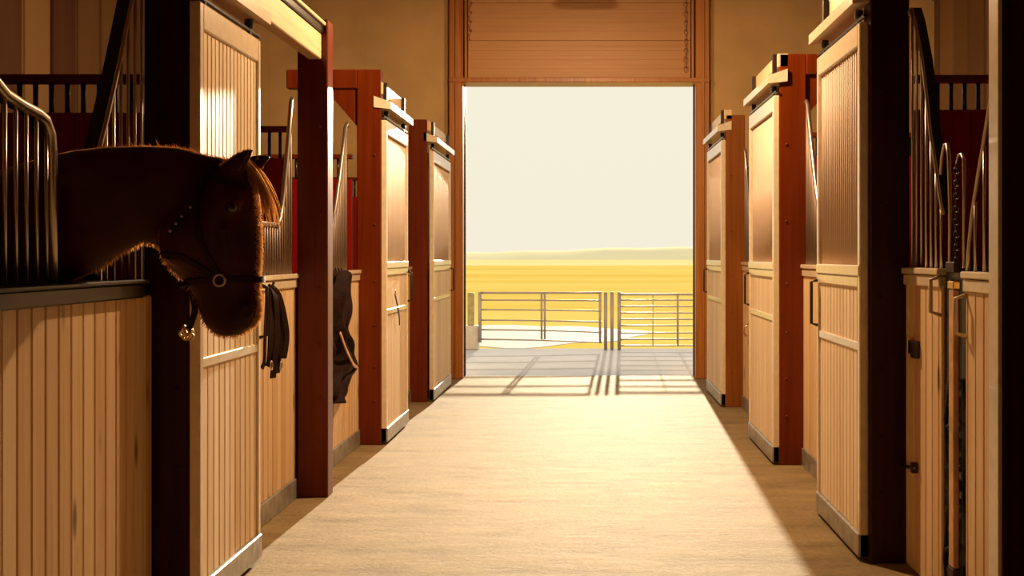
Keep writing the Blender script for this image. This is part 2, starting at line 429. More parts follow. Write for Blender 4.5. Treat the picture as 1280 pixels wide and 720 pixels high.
# nearest left stall (the horse's): bar grille with an opening for the neck
stall_front(-1, WLx, 1.0, 4.985, 1.408,
            [[(1.0, 2.12), (2.9, 2.11), (3.45, 2.09), (3.62, 2.06), (3.74, 2.005), (3.85, 1.985), (3.96, 1.972), (4.02, 1.955), (4.06, 1.91), (4.07, 1.84), (4.07, 1.41)],
             [(4.47, 1.41), (4.465, 1.80), (4.47, 1.90), (4.55, 2.04), (4.66, 2.25), (4.78, 2.50), (4.87, 2.68), (4.96, 2.78)]],
            'near left pine board stall front with black ledge, under the horse', 'dark', kick=False, ledge_y=(1.0, 4.80), deep=.06, rail=[.019, .009], step=.072, barmat='steel', barr=.0065)
B_ = lambda y: y
def curve_far(yp, H, low=1.68, L_=.70):
    """the rail that drops from high at the far post towards the camera"""
    prof = [(0.02, .985), (.05, 1.0), (.12, .97), (.30, .70), (.47, .45), (.60, .28), (.72, .15), (.85, .05), (1.0, 0)]
    return [(yp-L_*a, low+(H-low)*b) for a, b in prof]
def curve_near(yn, H, low=1.68, L_=.70):
    return [(2*yn-y, z) for y, z in curve_far(yn, H, low, L_)]
def full(y0, y1, H, low=1.68, L_=.70, nearside=False):
    far = curve_far(y1, H, low, L_)
    if nearside: return list(reversed([p for p in far])) and [p for p in curve_near(y0, H, low, L_)] + list(reversed(far))
    return [(y0, low)] + list(reversed(far))
stall_front(-1, WLx, 5.92, 7.45, 1.39, [full(5.92, 7.43, 2.47, L_=.38)], 'pale board stall front between the nearest left sliding door and the freestanding post')
stall_front(-1, WLx, 7.62, 9.52, 1.39, [full(7.62, 9.14, 2.50)], 'stall front behind the folded brown rug, left of the aisle')
stall_front(-1, WLx, 10.69, 12.3, 1.39, [full(10.69, 12.25, 2.50)], 'narrow sliver of stall front between the two farther left sliding doors')
stall_front(-1, WLx, 13.9, 14.6, 1.39, [full(13.9, 14.5, 2.3, L_=.4)], 'last left stall front beside the doorway jamb')
# right
stall_front(1, WRx, 5.255, 5.85, 1.445, [[(5.80, 2.66), (5.83, 2.69), (5.78, 2.69), (5.72, 2.62), (5.60, 2.42), (5.52, 2.22), (5.46, 2.05), (5.38, 1.90), (5.33, 1.79), (5.29, 1.71), (5.26, 1.685)]],
            'near right pine stall front beside the darkened post, with swooping bar grille', kick=False, deep=.05, rail=.008, step=.078, barmat='steel', barr=.0065)
stall_front(1, WRx, 3.99, 4.93, 1.437, [[(4.93, 1.44), (4.915, 1.52), (4.87, 1.67), (4.79, 1.83), (4.71, 1.98), (4.62, 2.16), (4.55, 2.28), (4.40, 2.45), (4.0, 2.6)]],
            'near right pine stall front at the photo edge, past the slot with the wooden slat', kick=False, rail=.010, step=.11, barmat='steel', barr=.0065)
stall_front(1, WRx, 7.0, 8.60, 1.44, [full(7.0, 8.57, 2.60)], 'right stall front with reddish boards between the closest and middle sliding doors')
stall_front(1, WRx, 9.9, 11.9, 1.44, [full(9.9, 11.87, 2.55)], 'right stall front between the middle and farthest sliding doors')
stall_front(1, WRx, 13.35, 14.6, 1.44, [full(13.35, 14.5, 2.3)], 'last right stall front beside the doorway jamb')

# ------------------------------------------------------------------ sliding doors
def sliding_door(s, y0, y1, xf, top, label, upper='bars', hz=(1.10, 1.36)):
    t = thing('sliding_door', (s*(xf+.02), (y0+y1)/2, .02), label, 'sliding door')
    a, b = s*xf, s*(xf+.045); w = .05
    fr = MB()
    fr.box(a, b, y0, y0+w, .02, top, .005); fr.box(a, b, y1-w*.8, y1, .02, top, .005)
    fr.box(a, b, y0+w, y1-w*.8, top-.11, top, .005)
    fr.box(s*(xf-.006), b, y0+.004, y1-.004, 1.40, 1.455, .005)
    fr.box(a, b, y0+w, y1-w*.8, 1.345, 1.398, .005)
    fr.build('door_frame', 'trim', t)
    MB().box(s*(xf+.004), b, y0+w, y1-w*.8, 1.03, 1.072, .004).build('cross_rail', 'trim', t)
    m_ = MB(); boards(m_, s, xf+.012, y0+w, y1-w*.8, .13, 1.35, .08, .016); m_.build('board_panel', 'door_board', t)
    if upper == 'boards':
        m_ = MB(); boards(m_, s, xf+.012, y0+w, y1-w*.8, 1.45, top-.10, .055, .016); m_.build('upper_panel', 'door_board', t)
    else:
        y = y0+w+.03
        while y < y1-w:
            MB().tube([(s*(xf+.028), y, 1.45), (s*(xf+.028), y, top-.10)], .010, 6).build('bar', 'steel2', t, True); y += .05
    MB().box(s*(xf-.008), b, y0, y1, .02, .135, .005).build('kick_plate', 'kick', t)
    h = MB().tube([(s*xf, y1-.02, hz[0]), (s*(xf-.035), y1-.02, hz[0]+.01), (s*(xf-.035), y1-.02, hz[1]-.01), (s*xf, y1-.02, hz[1])], .009, 8)
    h.build('handle', 'iron', t, True)
    for yy in (y0+.12, y1-.12):
        r_ = MB().box(s*(xf+.016), s*(xf+.028), yy-.02, yy+.02, top-.005, top+.075, .002)
        r_.tube([(s*(xf+.005), yy, top+.06), (s*(xf+.04), yy, top+.06)], .025, 12)
        r_.build('roller', 'dark', t, True)
    return t
def door_track(s, y0, y1, xf, top, label, head=True):
    t = thing('door_track', (s*(xf+.05), (y0+y1)/2, top+.04), label, 'door track')
    MB().box(s*(xf+.014), s*(xf+.034), y0-.02, y1+.06, top+.022, top+.037, .003).build('rail', 'dark', t)
    vs = []
    for y in (y0-.02, y1+.04):
        vs += [(s*(xf-.04), y, top+.085), (s*(xf-.04), y, top+.14), (s*(xf+.10), y, top+.19), (s*(xf+.10), y, top+.10)]
    MB().add(vs, [(0, 1, 2, 3), (4, 5, 6, 7), (0, 1, 5, 4), (1, 2, 6, 5), (2, 3, 7, 6), (3, 0, 4, 7)]).build('hood', 'trim', t)
    if head:
        MB().box(s*(xf+.03), s*(xf+.11), y0, y1-.1, top+.205, top+.30, .005).build('head_plank', 'beam', t)
        for yy in (y0+.02, y1-.2): MB().box(s*xf, s*(xf+.03), yy, yy+.04, top+.14, top+.30, .003).build('bracket', 'iron', t)
    return t
sliding_door(-1, 4.98, 5.91, 1.60, 2.56, 'nearest left sliding door of cream boards, directly behind the horse head', 'boards')
sliding_door(-1, 9.53, 10.68, 1.58, 2.58, 'middle left sliding door, just past the folded rug')
sliding_door(-1, 12.32, 13.88, 1.56, 2.58, 'farthest left sliding door next to the doorway jamb')
sliding_door(1, 5.89, 6.98, 1.345, 2.65, 'closest right sliding door with brown barred upper half beside the darkened post')
sliding_door(1, 8.60, 9.88, 1.345, 2.65, 'middle right sliding door with barred top')
sliding_door(1, 11.9, 13.3, 1.345, 2.65, 'farthest right sliding door next to the doorway jamb')
door_track(-1, 4.98, 5.91, 1.60, 2.56, 'hooded track above the nearest left sliding door', False)
door_track(-1, 9.53, 10.68, 1.58, 2.58, 'hooded track above the middle left sliding door')
door_track(-1, 12.32, 13.88, 1.56, 2.58, 'hooded track above the farthest left sliding door')
door_track(1, 5.89, 6.98, 1.345, 2.65, 'hooded track above the closest right sliding door')
door_track(1, 8.60, 9.88, 1.345, 2.65, 'hooded track above the middle right sliding door')
door_track(1, 11.9, 13.3, 1.345, 2.65, 'hooded track above the farthest right sliding door')
# header beam from the horse's post to the freestanding post
t = thing('header_beam', (-1.68, 6.2, 2.72), 'pale header beam ending on the tall freestanding left post', 'beam')
MB().box(-1.64, -1.72, 5.15, 7.45, 2.72, 2.88, .006).build('beam_timber', 'beam', t)
MB().box(-1.625, -1.70, 5.15, 7.44, 2.882, 2.925, .004).build('top_rail', 'dark', t)
MB().box(-1.61, -1.70, 5.15, 7.44, 2.927, 2.95, .004).build('top_batten', 'beam', t)

# ------------------------------------------------------------------ partitions between the stalls
def partition(s, y, x0, x1, solid, top, label):
    t = thing('stall_partition', (s*(x0+x1)/2, y+.03, 0), label, 'stall partition')
    m_ = MB(); k = x0
    while k < x1-.01:
        e_ = min(k+.14, x1); m_.box(s*(k+.001), s*(e_-.001), y, y+.05, 0, solid, .004); k += .14
    m_.build('board_panel', 'partition', t)
    MB().box(s*x0, s*x1, y-.01, y+.06, top-.035, top, .004).build('top_rail', 'post', t)
    x_ = x0+.05; 
    while x_ < x1-.02:
        MB().tube([(s*x_, y+.025, solid-.01), (s*x_, y+.025, top-.03)], .011, 6).build('bar', 'dark', t, True); x_ += .067
    return t
partition(-1, .86, 1.86, 4.97, 2.10, 2.26, 'dark red partition nearest the camera, outside the left edge of the photo')
post(-1, .85, 1.645, 3.04, 'dark timber post at the near end of the horse stall, outside the photo', mat='shaded_post')
partition(-1, 5.02, 1.86, 4.97, 2.10, 2.26, 'dark red partition with short bars behind the horse neck')
partition(-1, 7.48, 1.86, 4.97, 2.11, 2.31, 'dark red partition with short bars seen beside the nearest left sliding door')
partition(-1, 9.56, 1.86, 4.97, 2.11, 2.31, 'dark partition past the tall freestanding left post')
partition(-1, 12.34, 1.86, 4.97, 2.11, 2.31, 'far left dark partition near the gable wall')
partition(1, 5.90, 1.62, 4.27, 2.22, 2.39, 'dark red partition with short bars beyond the near right stall')
partition(1, 8.64, 1.62, 4.27, 2.22, 2.39, 'middle right dark red partition')
partition(1, 11.94, 1.62, 4.27, 2.22, 2.39, 'far right dark red partition')

# ------------------------------------------------------------------ the slot in the near right stall: steel post, wooden handle, ropes, hooks
t = thing('gate_post', (1.585, 5.08, 0), 'black steel post in the slot between the two near right board panels', 'post')
MB().box(1.575, 1.63, 4.935, 5.25, 0, 1.46, .006).build('shaft', 'dark', t)
for yy, z0, z1 in ((5.27, 1.24, 1.41), (4.92, 1.17, 1.34)):
    MB().tube([(1.56, yy, z0), (1.515, yy, z0+.015), (1.515, yy, z1-.015), (1.56, yy, z1)], .010, 8).build('latch_handle', 'trim', t, True)
MB().box(1.54, 1.59, 5.02, 5.14, 1.43, 1.475, .004).build('latch_plate', 'iron', t)
hk = MB().tube([(1.57, 5.30, 1.86), (1.57, 5.285, 1.93), (1.57, 5.25, 1.985), (1.57, 5.21, 1.985), (1.57, 5.185, 1.93), (1.57, 5.18, 1.86), (1.57, 5.165, 1.70), (1.57, 5.17, 1.44)], .009, 8)
tag(hk.build_own('hook_rod', 'steel', True), 'taller bent steel rod with arched top, beside the near right bars', 'rod', 'bent rods in the near right slot')
hk = MB().tube([(1.57, 5.07, 1.89), (1.57, 5.05, 1.925), (1.57, 5.01, 1.925), (1.57, 4.98, 1.90), (1.57, 4.975, 1.75), (1.57, 4.98, 1.45)], .007, 8)
tag(hk.build_own('hook_rod', 'steel', True), 'shorter bent steel rod with hooked top, beside the hanging chain', 'rod', 'bent rods in the near right slot')
ch = MB(); z = 1.885; k = 0
while z > 1.46:
    ch.torus((1.565, 5.062, z), .011, .0032, 'y' if k % 2 else 'x', 8, 5, 1, 1.6); z -= .027; k += 1
tag(ch.build_own('chain', 'iron', True), 'thin chain hanging from the shorter hooked rod at the right', 'chain')
hd = thing('wooden_slat', (1.54, 5.02, 0), 'narrow upright wooden slat standing in the dark slot between the near right boards', 'slat')
MB().box(1.528, 1.552, 4.985, 5.052, .20, 1.36, .004).build('slat_board', 'handle', hd)
MB().box(1.524, 1.556, 4.98, 5.057, 1.361, 1.395, .004).build('end_cap', 'brass', hd)
MB().box(1.524, 1.556, 4.98, 5.057, 0, .199, .004).build('foot_shoe', 'iron', hd)
rp = MB(); pts = []
for i in range(150):
    a = i*.42; z = .12+i*.0058
    pts.append((1.556+.003*math.sin(i*.2)+.010*math.cos(a), 5.115+.030*math.sin(a), z))
pts.append((1.56, 5.11, 1.1)); pts.append((1.56, 5.11, 1.40))
rp.tube(pts, .011, 7)
rp.tube([(1.545, 5.09, .98), (1.54, 5.13, .8), (1.545, 5.09, .5), (1.54, 5.14, .2), (1.55, 5.11, .03)], .011, 7)
tag(rp.build_own('lead_rope', 'rope', True), 'black rope coiled down the dark slot beside the wooden slat', 'rope')
# small fittings on the right board fronts
t = thing('latch_box', (1.548, 5.66, 1.03), 'small black latch with pale tab on the near right boards', 'latch')
MB().box(1.532, 1.56, 5.60, 5.665, 1.02, 1.10, .004).build('case', 'dark', t)
MB().box(1.525, 1.56, 5.69, 5.71, 1.035, 1.115, .003).build('tab', 'brass', t)
t = thing('bolt_latch', (1.548, 5.75, .50), 'low sliding bolt on the near right boards', 'bolt')
MB().tube([(1.542, 5.60, .505), (1.542, 5.85, .48)], .008, 8).build('rod', 'iron', t, True)
MB().box(1.53, 1.56, 5.63, 5.66, .48, .53, .003).build('keeper', 'iron', t)
def wall_handle(s, X, y, z0, z1, label):
    t = thing('pull_handle', (s*X, y, z0), label, 'handle')
    MB().tube([(s*X, y, z0), (s*(X-.04), y, z0+.02), (s*(X-.04), y, z1-.02), (s*X, y, z1)], .011, 8).build('grip', 'iron', t, True)
    m_ = MB().box(s*X, s*(X-.006), y-.02, y+.02, z0-.03, z0+.03, .002); m_.box(s*X, s*(X-.006), y-.02, y+.02, z1-.03, z1+.03, .002)
    m_.build('mount_plate', 'trim', t)
wall_handle(1, WRx, 7.25, 1.10, 1.33, 'pull handle on the reddish boards beside the closest right sliding door')
wall_handle(1, WRx, 10.2, 1.08, 1.33, 'pull handle on the boards beside the middle right sliding door')
t = thing('wall_hook', (1.55, 12.0-.6, .78), 'small hook low on the boards before the farthest right post', 'hook')
MB().tube([(1.56, 11.4, .86), (1.51, 11.4, .82), (1.50, 11.4, .77), (1.53, 11.4, .74)], .010, 8).build('hook_arm', 'brass', t, True)
MB().box(1.552, 1.56, 11.37, 11.43, .78, .92, .003).build('hook_plate', 'trim', t)

# ------------------------------------------------------------------ tack hanging on the left
def strap(m_, pts, w=.011, th=.004, nrm=Vector((1, 0, 0))):
    """flat leather strap through pts, its face turned to nrm"""
    pts = [Vector(p) for p in pts]; k = len(pts); vs = []; fs = []
    for i in range(k):
        t_ = (pts[min(i+1, k-1)]-pts[max(i-1, 0)]).normalized()
        nn = nrm[i] if isinstance(nrm, list) else nrm
        sd_ = t_.cross(nn); sd_ = sd_.normalized() if sd_.length > 1e-6 else Vector((0, 1, 0))
        nn2 = sd_.cross(t_)
        vs += [pts[i]+sd_*w+nn2*th, pts[i]-sd_*w+nn2*th, pts[i]-sd_*w-nn2*th, pts[i]+sd_*w-nn2*th]
    for i in range(k-1):
        for j in range(4): fs.append((i*4+j, i*4+(j+1) % 4, i*4+4+(j+1) % 4, i*4+4+j))
    fs += [(0, 1, 2, 3), (4*k-1, 4*k-2, 4*k-3, 4*k-4)]
    m_.add(vs, fs)
def catm(pts, n=6):
    pts = [Vector(p) for p in pts]; P = [pts[0]]+pts+[pts[-1]]; out = []
    for i in range(1, len(P)-2):
        for k in range(n):
            t_ = k/n; a, b, c, d = P[i-1], P[i], P[i+1], P[i+2]
            out.append(.5*((2*b)+(c-a)*t_+(2*a-5*b+4*c-d)*t_*t_+(-a+3*b-3*c+d)*t_**3))
    out.append(P[-2]); return out
# bundle of straps on the low front before the freestanding post (X about -1.73)
t = thing('hanging_bridle', (-1.72, 6.45, .85), 'bundle of dark leather straps hanging just right of the horse muzzle', 'bridle')
hook = MB().tube([(-1.77, 6.47, 1.33), (-1.69, 6.47, 1.335), (-1.68, 6.47, 1.36)], .008, 8); hook.build('peg', 'iron', t, True)
rnd = random.Random(3)
for i in range(9):
    m_ = MB(); y = 6.34+i*.034; wob = rnd.uniform(-.02, .02); zb = .84+rnd.uniform(0, .12)
    x0 = -1.70+.02*(i % 3)
    strap(m_, catm([(-1.70, 6.47, 1.335), (x0, 6.44+.4*(y-6.44), 1.27), (x0+.01, y+wob, 1.08), (x0, y-wob, .95), (x0-.01, y, zb)]), .019, .004, Vector((1, -.6*math.sin(i), 0)).normalized())
    m_.build('strap', 'leather', t)
for y, z in ((6.36, .92), (6.47, 1.05), (6.56, .90)): MB().torus((-1.665, y, z), .02, .004, 'x', 12, 6, 1, 1.2).build('buckle', 'steel', t, True)
# folded rug with strap on the next front
t = thing('folded_rug', (-1.72, 8.3, .6), 'crumpled brown rug hung over the ledge past the tall freestanding post', 'rug')
m_ = MB(); nu, nv = 40, 60; vs = []; fs = []
outline = [(1.40, .10, .66), (1.36, .06, .72), (1.28, .04, .76), (1.15, .03, .70), (1.02, .02, .60), (.93, .02, .70), (.84, .02, .86), (.76, .03, .98), (.70, .04, 1.0), (.66, .05, .70), (.58, .06, .60), (.53, .08, .45), (.50, .12, .30)]
def interp(v_):
    q = v_*(len(outline)-1); i = min(int(q), len(outline)-2); f_ = q-i
    return [outline[i][k]*(1-f_)+outline[i+1][k]*f_ for k in range(3)]
for j in range(nv+1):
    z, a, b_ = interp(j/nv)
    for i in range(nu+1):
        u = i/nu; y = 7.98+(a+(b_-a)*u)*.85
        bulge = math.sin(math.pi*u)**.5*.055
        x_ = -1.725+bulge+.032*math.sin(u*13+j*.11+2*math.sin(j*.14))+.012*math.sin(j*.5+u*7)
        vs.append((x_, y, z))
for j in range(nv):
    for i in range(nu):
        a = j*(nu+1)+i; fs.append((a, a+1, a+nu+2, a+nu+1))
vb = [(x_-.018, y, z) for x_, y, z in vs]; k = len(vs)
fb = [tuple(k+i for i in reversed(q)) for q in fs]
edge = []
for j in range(nv): edge += [(j*(nu+1), (j+1)*(nu+1), k+(j+1)*(nu+1), k+j*(nu+1)), (j*(nu+1)+nu, k+j*(nu+1)+nu, k+(j+1)*(nu+1)+nu, (j+1)*(nu+1)+nu)]
for i in range(nu): edge += [(i, k+i, k+i+1, i+1), (nv*(nu+1)+i, nv*(nu+1)+i+1, k+nv*(nu+1)+i+1, k+nv*(nu+1)+i)]
m_.add(vs+vb, fs+fb+edge); m_.build('rug_cloth', 'rug', t, True)
m_ = MB(); strap(m_, catm([(-1.66, 8.12, .98), (-1.64, 8.22, .86), (-1.63, 8.42, .74), (-1.65, 8.66, .70)]), .012, .004); m_.build('binding_strap', 'handle', t)
m_ = MB(); strap(m_, catm([(-1.70, 8.05, .62), (-1.70, 8.06, .45), (-1.71, 8.07, .22)]), .012, .004); m_.build('tail_strap', 'leather', t)
for i in range(5): MB().tube([(-1.755, 8.06+i*.1, 1.37), (-1.72, 8.06+i*.1, 1.41), (-1.70, 8.06+i*.1, 1.385)], .012, 8).build('hanger_loop', 'iron', t, True)
t = thing('lead_strap', (-1.55, 10.05, .95), 'short dark strap hanging on the middle left sliding door', 'strap')
m_ = MB(); strap(m_, catm([(-1.565, 9.85, 1.19), (-1.55, 9.88, 1.1), (-1.545, 9.95, 1.0), (-1.55, 10.0, .93)]), .012, .004); m_.build('strap', 'leather', t)
MB().torus((-1.56, 9.85, 1.20), .018, .004, 'x').build('ring', 'steel', t, True)

# ------------------------------------------------------------------ horse
S = 350.5; HY = 4.27
hx = lambda px: (px-732)/S
hz = lambda py: 1.5+(320-py)/S
P2 = lambda q: (hx(q[0]), hz(q[1]))
body = MB()
neck = [((300, 203), (212, 300), .062), ((288, 199), (204, 312), .072), ((262, 194), (197, 307), .076), ((225, 184), (181, 303), .085), ((182, 182), (152, 318), .10), ((137, 183), (120, 341), .112), ((98, 187), (92, 352), .118), ((60, 195), (60, 371), .15), ((25, 206), (30, 420), .19)]
secs = [(P2(a), P2(b), w) for a, b, w in neck]
secs += [((-2.28, 1.74), (-2.12, 1.02), .24), ((-2.50, 1.66), (-2.36, .88), .27), ((-2.75, 1.60), (-2.68, .80), .29), ((-3.05, 1.55), (-3.02, .78), .31), ((-3.38, 1.56), (-3.36, .84), .31), ((-3.65, 1.58), (-3.62, .95), .28), ((-3.88, 1.50), (-3.84, 1.05), .20), ((-3.98, 1.38), (-3.95, 1.2), .09)]
body.loft(secs, HY, 24)
head = [((300, 200), (258, 216), .045), ((313, 212), (232, 240), .078), ((319, 234), (212, 272), .098), ((323, 258), (203, 298), .104), ((325.5, 285), (205, 322), .096), ((326, 312), (216, 337), .082), ((325, 338), (232, 352), .066), ((324, 360), (245, 373), .055),
        ((326, 378), (251, 392), .055), ((325, 394), (257, 405), .060), ((317, 408), (268, 415), .055), ((303, 418), (280, 421), .03)]
body.loft([(P2(a), P2(b), w) for a, b, w in head], HY, 24, .9)
def ell(c, rx, ry, rz, n=12):
    vs = []; fs = []
    for i in range(n+1):
        th = math.pi*i/n
        for j in range(2*n):
            ph = math.pi*j/n
            vs.append((c[0]+rx*math.sin(th)*math.cos(ph), c[1]+ry*math.sin(th)*math.sin(ph), c[2]+rz*math.cos(th)))
    for i in range(n):
        for j in range(2*n): fs.append((i*2*n+j, i*2*n+(j+1) % (2*n), (i+1)*2*n+(j+1) % (2*n), (i+1)*2*n+j))
    body.add(vs, fs)
for sg in (-1, 1):
    ell((hx(237), HY+sg*.068, hz(300)), .085, .045, .10)                 # cheek
    ell((hx(300), HY+sg*.083, hz(254)), .035, .026, .028)                # brow over the eye
    ell((hx(313), HY+sg*.040, hz(388)), .026, .024, .030)                # nostril flare
    # facial crest
    body.tube([(hx(290), HY+sg*.093, hz(285)), (hx(292), HY+sg*.075, hz(325))], [.016, .01], 8)
    # legs: front and hind with knee / hock
    fy = HY+sg*.16
    body.tube([(-2.42, fy, 1.15), (-2.42, fy, .92), (-2.40, fy, .70), (-2.39, fy, .50), (-2.40, fy, .44), (-2.41, fy, .20), (-2.38, fy, .10), (-2.35, fy, .05)], [.15, .11, .065, .052, .042, .034, .042, .05], 12)
    body.tube([(-3.62, fy, 1.20), (-3.62, fy, .95), (-3.58, fy, .80), (-3.72, fy, .62), (-3.80, fy, .52), (-3.77, fy, .30), (-3.76, fy, .18), (-3.72, fy, .05)], [.20, .15, .11, .062, .058, .042, .045, .05], 12)
# ears: cupped cones
for sg, tip, base, b2 in ((-1, (324, 187), (280, 211), (304, 219)), (1, (333, 192), (294, 207), (314, 214))):
    a = Vector((hx(base[0]), HY+sg*.045, hz(base[1]))); b_ = Vector((hx(b2[0]), HY+sg*.050, hz(b2[1]))); c = Vector((hx(tip[0]), HY+sg*.062, hz(tip[1])))
    mid = (a+b_)/2
    body.tube([mid+Vector((-.01, -sg*.012, -.02)), mid, mid+(c-mid)*.5, mid+(c-mid)*.85, c], [.030, .037, .033, .018, .006], 12, True, (Vector((0, 1, 0)), .55))
tmp = body.build('tmp_horse', 'coat')
rm = tmp.modifiers.new('r', 'REMESH'); rm.mode = 'VOXEL'; rm.voxel_size = .012; rm.use_smooth_shade = True
sm = tmp.modifiers.new('s', 'SMOOTH'); sm.factor = .5; sm.iterations = 5
dg = bpy.context.evaluated_depsgraph_get(); dg.update()
hme = bpy.data.meshes.new_from_object(tmp.evaluated_get(dg))
bpy.data.objects.remove(tmp)
# nostrils pressed in
for v_ in hme.vertices:
    for sg in (-1, 1):
        d = (v_.co-Vector((hx(315), HY+sg*.063, hz(389)))); q = (d.x/.014)**2+(d.y/.03)**2+(d.z/.02)**2
        if q < 1: v_.co.y -= sg*.016*(1-q)
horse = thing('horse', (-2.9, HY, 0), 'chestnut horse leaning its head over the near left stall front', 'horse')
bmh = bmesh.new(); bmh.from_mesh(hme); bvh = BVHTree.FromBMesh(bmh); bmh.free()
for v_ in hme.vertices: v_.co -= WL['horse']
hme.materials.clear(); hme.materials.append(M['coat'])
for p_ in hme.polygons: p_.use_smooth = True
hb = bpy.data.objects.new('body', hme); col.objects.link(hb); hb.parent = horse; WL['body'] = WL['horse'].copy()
for sg in (-1, 1):
    e_ = MB(); bm = bmesh.new(); bmesh.ops.create_uvsphere(bm, u_segments=16, v_segments=10, radius=.020)
    for v_ in bm.verts: v_.co += Vector((hx(300), HY+sg*.096, hz(261)))
    e_.frombm(bm); e_.build('eye', 'eye', horse, True)
    fy = HY+sg*.16
    for xx in (-2.35, -3.72):
        MB().tube([(xx+.015, fy, .0), (xx, fy, .075)], [.068, .052], 14).build('hoof', 'hoof', horse)
def hair(m_, p0, d, L_, curl, r=.0022, n=5):
    pts = []; p = Vector(p0); d = Vector(d).normalized()
    for i in range(n+1):
        pts.append(p.copy()); d = (d+Vector(curl)/n).normalized(); p = p+d*(L_/n)
    m_.tube(pts, [r*(1-.85*i/n) for i in range(n+1)], 3, False)
rnd = random.Random(11)
crest = [P2((x_, y_)) for x_, y_ in ((298, 201), (288, 199), (262, 194), (225, 184), (182, 182), (137, 183), (98, 187), (60, 195), (25, 206))]+[(-2.25, 1.745)]
def crestp(t_):
    q = t_*(len(crest)-1); i = min(int(q), len(crest)-2); f_ = q-i
    return crest[i][0]*(1-f_)+crest[i+1][0]*f_, crest[i][1]*(1-f_)+crest[i+1][1]*f_
m_ = MB()
for i in range(1500):
    cx, cz = crestp(rnd.random()); yy = HY+rnd.uniform(-.012, .02)
    hair(m_, (cx, yy, cz-.012), (rnd.uniform(-.4, .4), .8, .75), rnd.uniform(.16, .24), (0, .55+rnd.uniform(-.2, .2), -3.0), .0028)
for i in range(260):
    cx, cz = crestp(rnd.uniform(.05, .6)); yy = HY+rnd.uniform(-.02, .02)
    hair(m_, (cx, yy, cz-.006), (rnd.uniform(-.7, .2), rnd.uniform(-.3, .3), 1), rnd.uniform(.008, .018)+(.014 if .27 < cx*0+rnd.random() < .35 else 0), (-.5, 0, 0), .0011, 3)
m_.build('mane', 'hair', horse, True)
m_ = MB()
for i in range(150):
    u = rnd.random(); yy = HY+rnd.uniform(-.03, .03)
    a = Vector((hx(306+rnd.uniform(-5, 6)), yy, hz(203+rnd.uniform(-4, 4))))
    L_ = rnd.uniform(.16, .27)
    hair(m_, a, (.85, rnd.uniform(-.1, .1), -.5+rnd.uniform(-.12, .06)), L_, (-.25+rnd.uniform(-.12, .08), 0, -1.5), .0028, 7)
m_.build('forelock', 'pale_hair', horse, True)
# short coat fringe, coloured pale as rim light along throat, face and ears
m_ = MB()
under = [P2(q) for q in ((120, 341), (152, 318), (181, 303), (197, 307), (205, 322), (216, 337), (232, 352), (245, 373), (253, 396), (268, 415), (281, 421), (303, 418), (318, 407))]
for i in range(900):
    q = rnd.random()*(len(under)-1.001); k = int(q); f_ = q-k
    x_ = under[k][0]*(1-f_)+under[k+1][0]*f_; z_ = under[k][1]*(1-f_)+under[k+1][1]*f_
    cxx, czz = hx(265), hz(300)
    yy = HY+rnd.uniform(-.03, .03)
    hit = bvh.find_nearest(Vector((x_, yy, z_)))
    if hit[0] is None: continue
    n_ = hit[1]; 
    hair(m_, hit[0]-n_*.002, n_+Vector((rnd.uniform(-.5, .5), rnd.uniform(-.3, .3), rnd.uniform(-.6, .1))), rnd.uniform(.008, .02), (0, 0, -.6), .0015, 3)
front = [P2(q) for q in ((318, 190), (300, 203), (313, 212), (319, 234), (323, 258), (325.5, 285), (326, 312), (325, 338), (324, 360), (326, 378), (325, 394), (317, 408))]
for i in range(2600):
    q = rnd.random()*(len(front)-1.001); k = int(q); f_ = q-k
    x_ = front[k][0]*(1-f_)+front[k+1][0]*f_+rnd.uniform(-.008, .012); z_ = front[k][1]*(1-f_)+front[k+1][1]*f_
    hit = bvh.find_nearest(Vector((x_, HY+rnd.uniform(-.03, .07), z_)))
    if hit[0] is None or hit[1].x < .1: continue
    hair(m_, hit[0]-hit[1]*.002, hit[1]*.9+Vector((rnd.uniform(0, .3), rnd.uniform(-.3, .3), rnd.uniform(-.7, 0))), rnd.uniform(.010, .022), (0, 0, -.5), .0021, 3)
for q0, q1, yo in (((281, 210), (319, 190), -.06), ((303, 216), (319, 190), -.06), ((292, 205), (328, 194), .06), ((312, 212), (328, 194), .06)):
    for i in range(320):
        u = rnd.random(); p_ = Vector((hx(q0[0]+(q1[0]-q0[0])*u), HY+yo, hz(q0[1]+(q1[1]-q0[1])*u))); hit = bvh.find_nearest(p_)
        hair(m_, hit[0], hit[1]+Vector((.3, 0, .2)), rnd.uniform(.006, .014), (0, 0, 0), .0010, 3)
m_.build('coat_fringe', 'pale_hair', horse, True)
m_ = MB()
for i in range(300):
    hair(m_, (-3.95+rnd.uniform(-.02, .02), HY+rnd.uniform(-.04, .04), 1.42+rnd.uniform(-.05, .05)), (-1, rnd.uniform(-.2, .2), .1), rnd.uniform(.7, .95), (-.1, 0, -4), .004, 8)
m_.build('tail', 'mane', horse, True)

